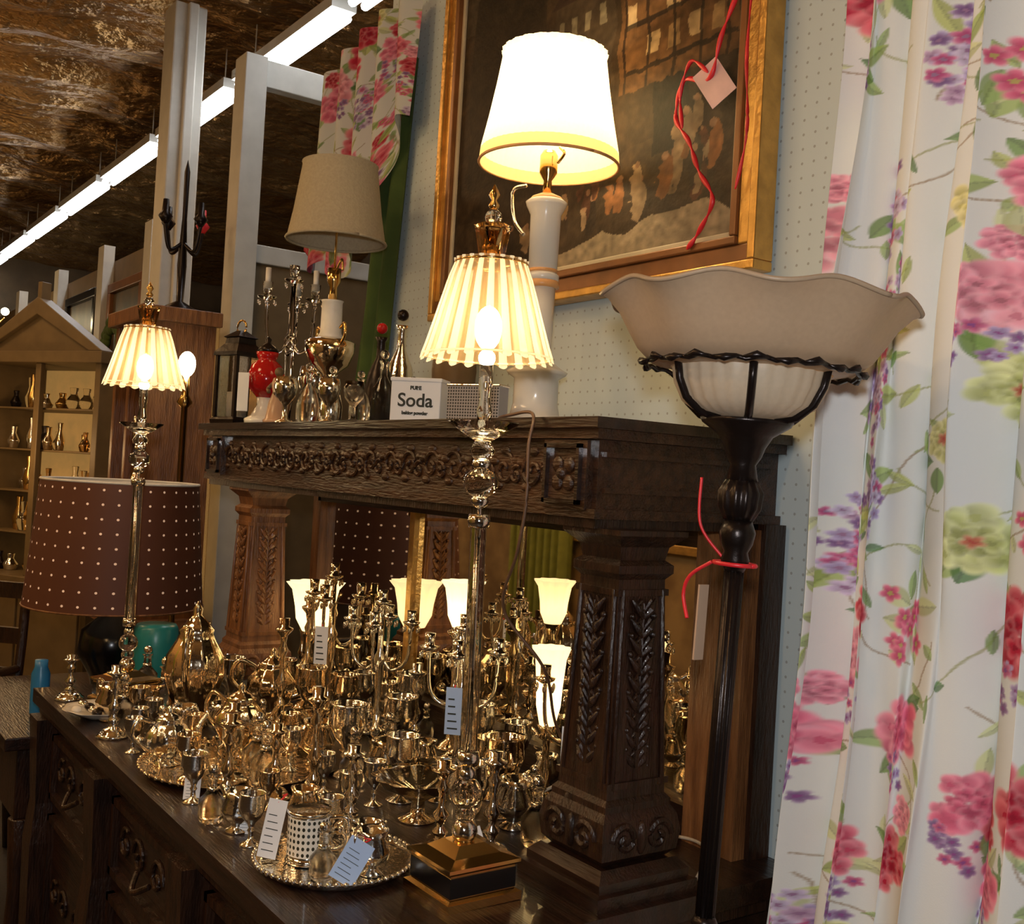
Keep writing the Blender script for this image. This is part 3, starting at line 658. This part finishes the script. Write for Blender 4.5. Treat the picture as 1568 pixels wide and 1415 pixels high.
b.tube(bez([(-.02,-.0,1.41),(-.045,-.02,1.45),(-.05,-.02,1.51)]),.002,RED,6)
b.box(-.030,-.027,-.03,-.014,1.28,1.375,PAPERT)
o=b.obj('torchiere_floor_lamp',(-.965,.975,0))
o.rotation_mode='QUATERNION'
o.rotation_quaternion=Matrix.Rotation(math.radians(1.67),3,VAX).to_quaternion()
# ------------------------------------------------------------------ drum lamp on neighbouring table
b=MB(); b.box(-.42,.42,-.38,.38,.695,.73,WOOD); b.box(-.38,.38,-.34,.34,.5,.695,WOODV)
for x in(-.36,.36):
    for y in(-.32,.32): b.lathe([(.02,0),(.03,.1),(.02,.3),(.03,.5)],WOODV,12,Matrix.Translation((x,y,0)))
b.obj('side_table',(-3.48,.95,0),bevel=.004)
DRUM=dots_mat('brown_shade_lit_dots',(.10,.030,.013),(.8,.55,.38),(1/34.,1/9.),.085,(0,1),emit=.3,use_uv=True,rough=.6)  # pale emissive dots painted as light coming through the perforations
LINER=mat('shade_liner',(.75,.72,.66),rough=.8)
def uvshell(name,prof,m,seg):
    n=len(prof); V=[];F=[]
    for i,(r,z) in enumerate(prof):
        for j in range(seg+1):
            t=2*pi*j/seg; V.append((r*math.cos(t),r*math.sin(t),z))
    for i in range(n-1):
        for j in range(seg): F.append((i*(seg+1)+j,i*(seg+1)+j+1,(i+1)*(seg+1)+j+1,(i+1)*(seg+1)+j))
    me=bpy.data.meshes.new(name); me.from_pydata(V,[],F); ul=me.uv_layers.new()
    for l in me.loops:
        k=l.vertex_index; ul.data[l.index].uv=((k%(seg+1))/seg,(k//(seg+1))/(n-1))
    for p_ in me.polygons: p_.use_smooth=True
    me.materials.append(m); o=bpy.data.objects.new(name,me); S.collection.objects.link(o); return o
b=MB()
b.lathe([(.08,0),(.085,.015),(.05,.03),(.06,.08),(.10,.15),(.09,.22),(.03,.27),(.02,.30),(.012,.62)],BLACK,28)
b.shell([(.258,.302),(.227,.672)],LINER,64)
b.tube([(.263*math.cos(t*pi/32),.263*math.sin(t*pi/32),.298) for t in range(65)],.003,WOODM,6)
b.tube([(.230*math.cos(t*pi/32),.230*math.sin(t*pi/32),.675) for t in range(65)],.004,LINER,6)
for k in range(3): a=k*2.094; b.tube([(0,0,.62),(.226*math.cos(a),.226*math.sin(a),.66)],.003,BRASS)
o=b.obj('drum_table_lamp',(-3.40,.92,.735)); d=uvshell('drum_shade',[(.262,.298),(.231,.675)],DRUM,96); d.parent=o
b=MB(); b.lathe([(.055,0),(.06,.01),(.06,.20),(.056,.24),(.05,.25)],TEAL,20); b.obj('teal_vase',(-3.16,.98,.73),sc=1.1)
b=MB(); b.lathe([(.022,0),(.026,.01),(.026,.12),(.018,.14),(.018,.16)],BLUE,16); b.obj('blue_vase',(-3.30,.70,.73))
b=MB(); b.box(-.22,.22,-.22,.22,.42,.46,WOOD)
for x in(-.19,.19):
    for y in(-.19,.19): b.tube([(x*1.1,y*1.1,0),(x,y,.42)],.02,WOODV)
    b.tube(bez([(x,.2,.44),(x,.24,.7),(x*.95,.27,.95)]),.018,WOODV); b.tube(bez([(x,.22,.66),(x*1.25,.0,.68),(x*1.15,-.18,.66),(x*1.1,-.19,.46)]),.016,WOODV)
for z_ in(.6,.75,.92): b.box(-.19,.19,.225+(z_-.6)*.1,.25+(z_-.6)*.1,z_,z_+.06,WOODV)
b.obj('wooden_armchair',(-4.35,.55,0),.8)
# ------------------------------------------------------------------ silverware
def tray(name,x,y,r,m,gallery=True):
    b=MB(); b.lathe([(r*.9,0),(r*.92,.003),(r,.012),(r*1.01,.014),(r*.98,.010),(r*.88,.006),(.0,.006)],m,72)
    for k in range(60): a=k*2*pi/60; b.ball((r*math.cos(a),r*math.sin(a),.014),.0045,m,seg=6)
    return b.obj(name,(x,y,TZ))
tray('round_silver_tray',-1.53,.775,.125,SILVER2); tray('large_silver_tray',-2.10,.83,.19,SILVER)
def candlestick(x,y,z,h,m=SILVER,candle=False):
    b=MB(); k=h/.2
    b.lathe([(.034,0),(.035,.006),(.028,.010),(.026,.014),(.012,.022),(.006,.03*k),(.013,.045*k),(.013,.05*k),(.006,.058*k),(.009,.07*k),(.014,.085*k),(.006,.10*k),(.006,.13*k),(.012,.145*k),(.006,.155*k),(.010,.17*k),(.02,.178*k),(.021,.182*k),(.011,.185*k),(.012,.2*k)],m,20,wav=lambda t,f:1+(.05*math.cos(t*8) if f<.2 else 0))
    b.obj('silver_candlestick',(x,y,z))
def teapot(x,y,z,s,rz,m=SILVER,tall=1.):
    b=MB(); t=tall
    b.lathe([(.034,0),(.036,.005),(.022,.012),(.02,.018),(.045,.04*t),(.058,.07*t),(.055,.095*t),(.038,.115*t),(.032,.125*t),(.034,.13*t),(.022,.14*t),(.008,.15*t),(.01,.158*t),(.001,.168*t)],m,48,wav=lambda q_,f:1+.045*abs(math.cos(q_*6))*(1 if .2<f<.75 else 0))
    b.tube(bez([(.045,0,.05*t),(.08,0,.065*t),(.085,0,.10*t),(.105,0,.13*t)]),[.012]*12+[.009]*12+[.006]*12+[.006],m)
    b.tube(bez([(-.04,0,.12*t),(-.08,0,.135*t),(-.095,0,.09*t),(-.05,0,.045*t)]),.0055,m)
    for k in range(4):
        a=k*pi/2+.78; b.tube(bez([(.03*math.cos(a),.03*math.sin(a),.03),(.045*math.cos(a),.045*math.sin(a),.015),(.042*math.cos(a),.042*math.sin(a),.003)],5),.004,m,6)
    b.obj('silver_teapot' if t<1.3 else 'silver_coffee_pot',(x,y,z),rz,sc=s)
def goblet(x,y,z,s,m=SILVER):
    b=MB(); b.lathe([(.028,0),(.028,.004),(.008,.012),(.006,.03),(.010,.036),(.006,.042),(.011,.055),(.025,.07),(.034,.095),(.032,.125),(.034,.13),(.030,.127),(.030,.095),(.01,.07)],m,24,wav=lambda t,f:1+.04*math.cos(t*10)*(1 if .5<f<.8 else 0)); b.obj('silver_goblet',(x,y,z),sc=s)
def bowl(x,y,z,s,m=SILVER):
    b=MB(); b.lathe([(.034,0),(.035,.004),(.014,.012),(.012,.035),(.03,.045),(.065,.062),(.08,.078),(.083,.08),(.075,.076),(.05,.06),(.0,.048)],m,60,wav=lambda t,f:1+.05*math.cos(t*12)*(1 if f>.4 else 0)); b.obj('silver_compote',(x,y,z),sc=s)
def creamer(x,y,z,s,rz,m=SILVER):
    b=MB(); b.lathe([(.024,0),(.025,.004),(.012,.010),(.012,.016),(.03,.03),(.034,.045),(.024,.07),(.03,.085),(.026,.083),(.02,.07)],m,36,wav=lambda t,f:1+.05*abs(math.cos(t*5))*(1 if .2<f<.7 else 0))
    b.tube(bez([(-.026,0,.078),(-.052,0,.085),(-.055,0,.05),(-.03,0,.035)]),.004,m); b.tube([(.024,0,.08),(.04,0,.088)],[.008,.004],m); b.obj('silver_creamer',(x,y,z),rz,sc=s)
def cruet(x,y,z,s):
    b=MB(); b.lathe([(.024,0),(.03,.01),(.03,.05),(.012,.07),(.01,.10),(.016,.105)],GLASS,16); b.ball((0,0,.118),.012,SILVER2); b.lathe([(.012,.07),(.013,.075),(.012,.08)],SILVER2,16); b.obj('glass_cruet',(x,y,z),sc=s)
def basket(x,y,z,s,rz,m=SILVER):
    b=MB(); b.lathe([(.03,0),(.032,.004),(.02,.01),(.045,.03),(.052,.045),(.05,.047),(.04,.03),(.0,.014)],m,40,wav=lambda t,f:1+.06*math.cos(t*8)*(1 if f>.4 else 0))
    b.tube(bez([(-.05,0,.045),(-.045,0,.075),(0,0,.10),(.045,0,.075),(.05,0,.045)]),.003,m)
    for k in range(7): b.ball((.02*math.cos(k),.02*math.sin(k),.04+.006*(k%3)),.012,m,seg=8)
    b.obj('silver_basket',(x,y,z),rz,sc=s)
def trayz(x,y):
    if math.hypot(x+1.53,y-.775)<.10 or math.hypot(x+2.10,y-.83)<.165: return TZ+.0065
    if math.hypot(x+1.53,y-.775)<.15 or math.hypot(x+2.10,y-.83)<.215: return None
    return TZ
PIERCE=dots_mat('pierced_silver',(.75,.7,.6),(.03,.03,.02),(1/26.,1/6.),.30,(0,1),use_uv=True,rough=.2)
b=MB(); b.lathe([(.032,0),(.035,.004),(.031,.012)],SILVER2,32); b.lathe([(.031,.012),(.0315,.075)],SILVER2,32); b.lathe([(.0315,.073),(.035,.078),(.035,.082),(.031,.080)],SILVER2,32)
b.tube(bez([(.03,0,.07),(.06,0,.07),(.06,0,.03),(.03,0,.02)]),.004,SILVER2)
o=b.obj('pierced_silver_mug',(-1.545,.735,TZ+.0065),.9); d=uvshell('pierced_sleeve',[(.0325,.014),(.033,.073)],PIERCE,48); d.parent=o
placed=[(-1.545,.735,.045),(-1.345,.895,.10),(-2.77,.79,.10),(-1.285,1.125,.13),(-2.77,1.125,.13),(-2.65,1.24,.06),(-1.97,1.27,.06),(-1.645,1.27,.05)]
def accent(x,y,h,sh,w=1.):
    b=MB(); b.lathe([(.045,0),(.046,.006),(.02,.014),(.008,.03),(.014,.06),(.007,.08),(.007,h*.8),(.018,h*.84),(.012,h*.9),(.02,h)],SILVER,20)
    b.shell([(.022*w,h),(.034*w,h+sh*.25),(.036*w,h+sh*.5),(.042*w,h+sh*.85),(.052*w,h+sh)],LITG,100,wav=lambda t,f:1+.09*f*math.cos(t*10)); b.ball((0,0,h+sh*.4),.012,BULB)
    b.obj('added_glass_lamp',(x,y,TZ))
accent(-2.65,1.24,.18,.13,1.4); accent(-1.97,1.27,.29,.10,.9); accent(-1.645,1.27,.15,.15,.7)  # lit lamps added to stand in for shades reflected in the mirror
def put(fn,x,y,r,*a):
    for (px,py,pr) in placed:
        if math.hypot(x-px,y-py)<pr+r: return False
    z_=trayz(x,y)
    if z_ is None: return False
    placed.append((x,y,r)); fn(x,y,z_,*a); return True
put(bowl,-1.66,1.0,.078,1.0,SILVER); put(creamer,-1.455,.80,.036,.8,2.,SILVER2); put(creamer,-1.53,.83,.035,.65,1.,SILVER2); put(cruet,-1.47,.725,.024,.65)
put(goblet,-1.60,.80,.024,.6,SILVER2)
put(teapot,-2.47,.86,.08,1.15,2.6,SILVER,1.5); put(teapot,-2.17,.86,.07,.9,.6,SILVER,1.0)
put(candlestick,-1.86,.72,.03,.17,SILVER); put(candlestick,-2.24,.72,.03,.2,SILVER); put(candlestick,-1.80,.86,.03,.22); put(candlestick,-2.0,.78,.035,.15)
for (x,y,h,n_,tg) in((-2.42,1.18,.38,3,PAPER),(-2.2,1.2,.34,4,None),(-1.80,1.17,.34,4,PAPERB),(-1.50,1.22,.32,3,PAPER)):
    if all(math.hypot(x-px,y-py)>pr+.05 for px,py,pr in placed):
        placed.append((x,y,.055)); candelabra('silver_candelabra',(x,y,TZ),h,n_,.07,SILVER if n_==3 else SILVER2,-.75,None,tg)
rr=random.Random(33)
for i in range(4500):
    x=rr.uniform(-2.88,-1.42); y=rr.uniform(.67,1.34); k=rr.random(); back=y>.98; M_=rr.choice([SILVER,SILVER2])
    if k<.17: put(lambda X,Y,Z,h: candlestick(X,Y,Z,h,M_),x,y,.032,rr.uniform(.16,.30) if back else rr.uniform(.09,.17))
    elif k<.30: put(goblet,x,y,.028,rr.uniform(.75,1.0)*(1.15 if back else .7),M_)
    elif k<.52: put(creamer,x,y,.040,rr.uniform(.75,1.05),rr.uniform(0,6),M_)
    elif k<.74: put(teapot,x,y,.072,rr.uniform(.75,.95)*(1.1 if back else .85),rr.uniform(0,6),M_,rr.choice([1.,1.5]) if back else .9)
    elif k<.82: put(cruet,x,y,.028,rr.uniform(.6,1.0))
    elif k<.86: put(basket,x,y,.046,rr.uniform(.7,.9),rr.uniform(0,6),M_)
    else: put(bowl,x,y,.074,rr.uniform(.6,.9),M_)
b=MB(); b.lathe([(.04,0),(.05,.004),(.085,.02),(.088,.022),(.08,.02),(.0,.008)],WHITE,48,wav=lambda t,f:1+.04*math.cos(t*8))
for k in range(12): a=k*.53; b.ball(((.03+.03*(k%2))*math.cos(a),(.03+.03*(k%2))*math.sin(a),.022),.012,[WHITE,SILVER2,BRONZE][k%3],(1.4,1,.7),seg=8)
b.obj('shell_dish',(-2.63,.70,TZ))
def tag(x,y,z,w,h,m,rz,lean_=.25,rx=0):
    b=MB(); b.box(-w/2,w/2,-.0006,.0006,0,h,m)
    for k in range(6): b.box(-w*.35,w*(.3-.1*(k%3)),-.0009,-.0006,h*(.12+.12*k),h*(.135+.12*k),INK)
    b.tube(bez([(0,0,h*.95),(.008,.01,h*1.1),(0,.02,h*1.05)]),.0012,RED,6); o=b.obj('price_tag',(x,y,z)); o.rotation_euler=(-lean_,rx,rz)
FA=.96
tag(-1.565,.675,TZ+.014,.030,.088,PAPER,FA-.1,.2,.12); tag(-1.43,.735,TZ+.013,.04,.065,PAPERB,FA,.3,.5)
tag(-1.42,.98,TZ+.005,.03,.055,PAPER,FA,.3,-.4); tag(-1.72,.70,TZ,.028,.04,PAPER,FA,.3); tag(-1.93,.68,TZ,.03,.045,PAPER,FA,.2)
b=MB(); b.tube(bez([(-1.72,1.19,HZ+.006),(-1.62,1.10,HZ+.006),(-1.50,1.04,HZ+.006),(-1.395,1.012,HZ+.004),(-1.385,1.0,HZ-.05),(-1.38,.998,HZ-.14),(-1.40,1.0,HZ-.22),(-1.47,1.03,HZ-.32),(-1.44,1.10,HZ-.42),(-1.52,1.2,HZ-.55),(-1.50,1.3,TZ+.02)]),.0028,CORDM)
b.obj('lamp_cord')
b=MB(); b.tube(bez([(-1.45,1.2,TZ+.004),(-1.42,1.30,TZ+.004),(-1.33,1.34,TZ+.02),(-1.24,1.30,TZ+.03),(-1.19,1.22,TZ+.006)]),.003,CORDW)
b.tube(bez([(-1.75,1.34,TZ+.05),(-1.65,1.25,TZ+.02),(-1.58,1.30,TZ+.06),(-1.52,1.34,TZ+.02)]),.003,CORDW); b.obj('white_cord')
GOLDW=mat('gold_wallpaper',(.20,.11,.035),rough=.7,c2=(.34,.21,.075),scale=4)
b=MB(); b.box(-8,-.5,-2.3,-2.2,0,2.9,GOLDW); b.obj('opposite_partition')
U,V=np.meshgrid(np.linspace(0,1,120),np.linspace(0,1,30))
OLIVE=mat('olive_curtain',(.22,.23,.035),rough=.8)
grid('green_curtain',-3.9+.9*U,-2.1+.05*np.sin(U*50),.1+2.4*V,None,OLIVE)
grid('green_curtain',-6.9+.7*U,-2.1+.05*np.sin(U*50),.1+2.4*V,None,OLIVE)
for x in(-5.2,-6.0,-2.2,-4.4):
    o=frame('framed_picture',x,-2.19,1.5,.5,.8,GOLD); o.rotation_euler=(0,0,pi)
# ------------------------------------------------------------------ lights
light('camera_flash','POINT',(.02,-.03,1.60),42,(.97,.98,1),.03)
for (x,y,e) in((-2.2,-1.2,30),(-5.5,-.3,26),(-9,-.3,30),(-5,3.6,25)): light('warm_fill_light','AREA',(x,y,3.55),e,(1,.60,.27),.8)  # added area lights giving warm ambient fill, no fixtures behind them
for (x,y) in((-1.0,-.8),(-3.6,-1.6),(-5.6,-1.6)): light('partition_fill_light','POINT',(x,y,2.4),16,(1,.60,.25),.05)  # unseen fill, added to brighten the opposite partition in the mirror
w=bpy.data.worlds.new('w'); S.world=w; w.use_nodes=True; w.node_tree.nodes['Background'].inputs[0].default_value=(.5,.35,.2,1); w.node_tree.nodes['Background'].inputs[1].default_value=.03
# ------------------------------------------------------------------ camera
cam=bpy.data.cameras.new('camera'); co=bpy.data.objects.new('camera',cam); S.collection.objects.link(co)
cam.sensor_fit='HORIZONTAL'; cam.sensor_width=36; cam.lens=37.8; cam.clip_start=.05
pt=math.radians(.68); ro=math.radians(3.3)
D0=Vector((-.8192,.5736,0)); D=(D0*math.cos(pt)+Vector((0,0,math.sin(pt)))).normalized()
Rt=D.cross(Vector((0,0,1))).normalized(); Up=Rt.cross(D)
R2=Rt*math.cos(ro)+Up*math.sin(ro); U2=Up*math.cos(ro)-Rt*math.sin(ro)
M=Matrix((R2,U2,-D)).transposed().to_4x4(); M.translation=Vector((0,0,1.5)); co.matrix_world=M
S.camera=co
S.view_settings.view_transform='Standard'; S.view_settings.look='None'; S.view_settings.exposure=0
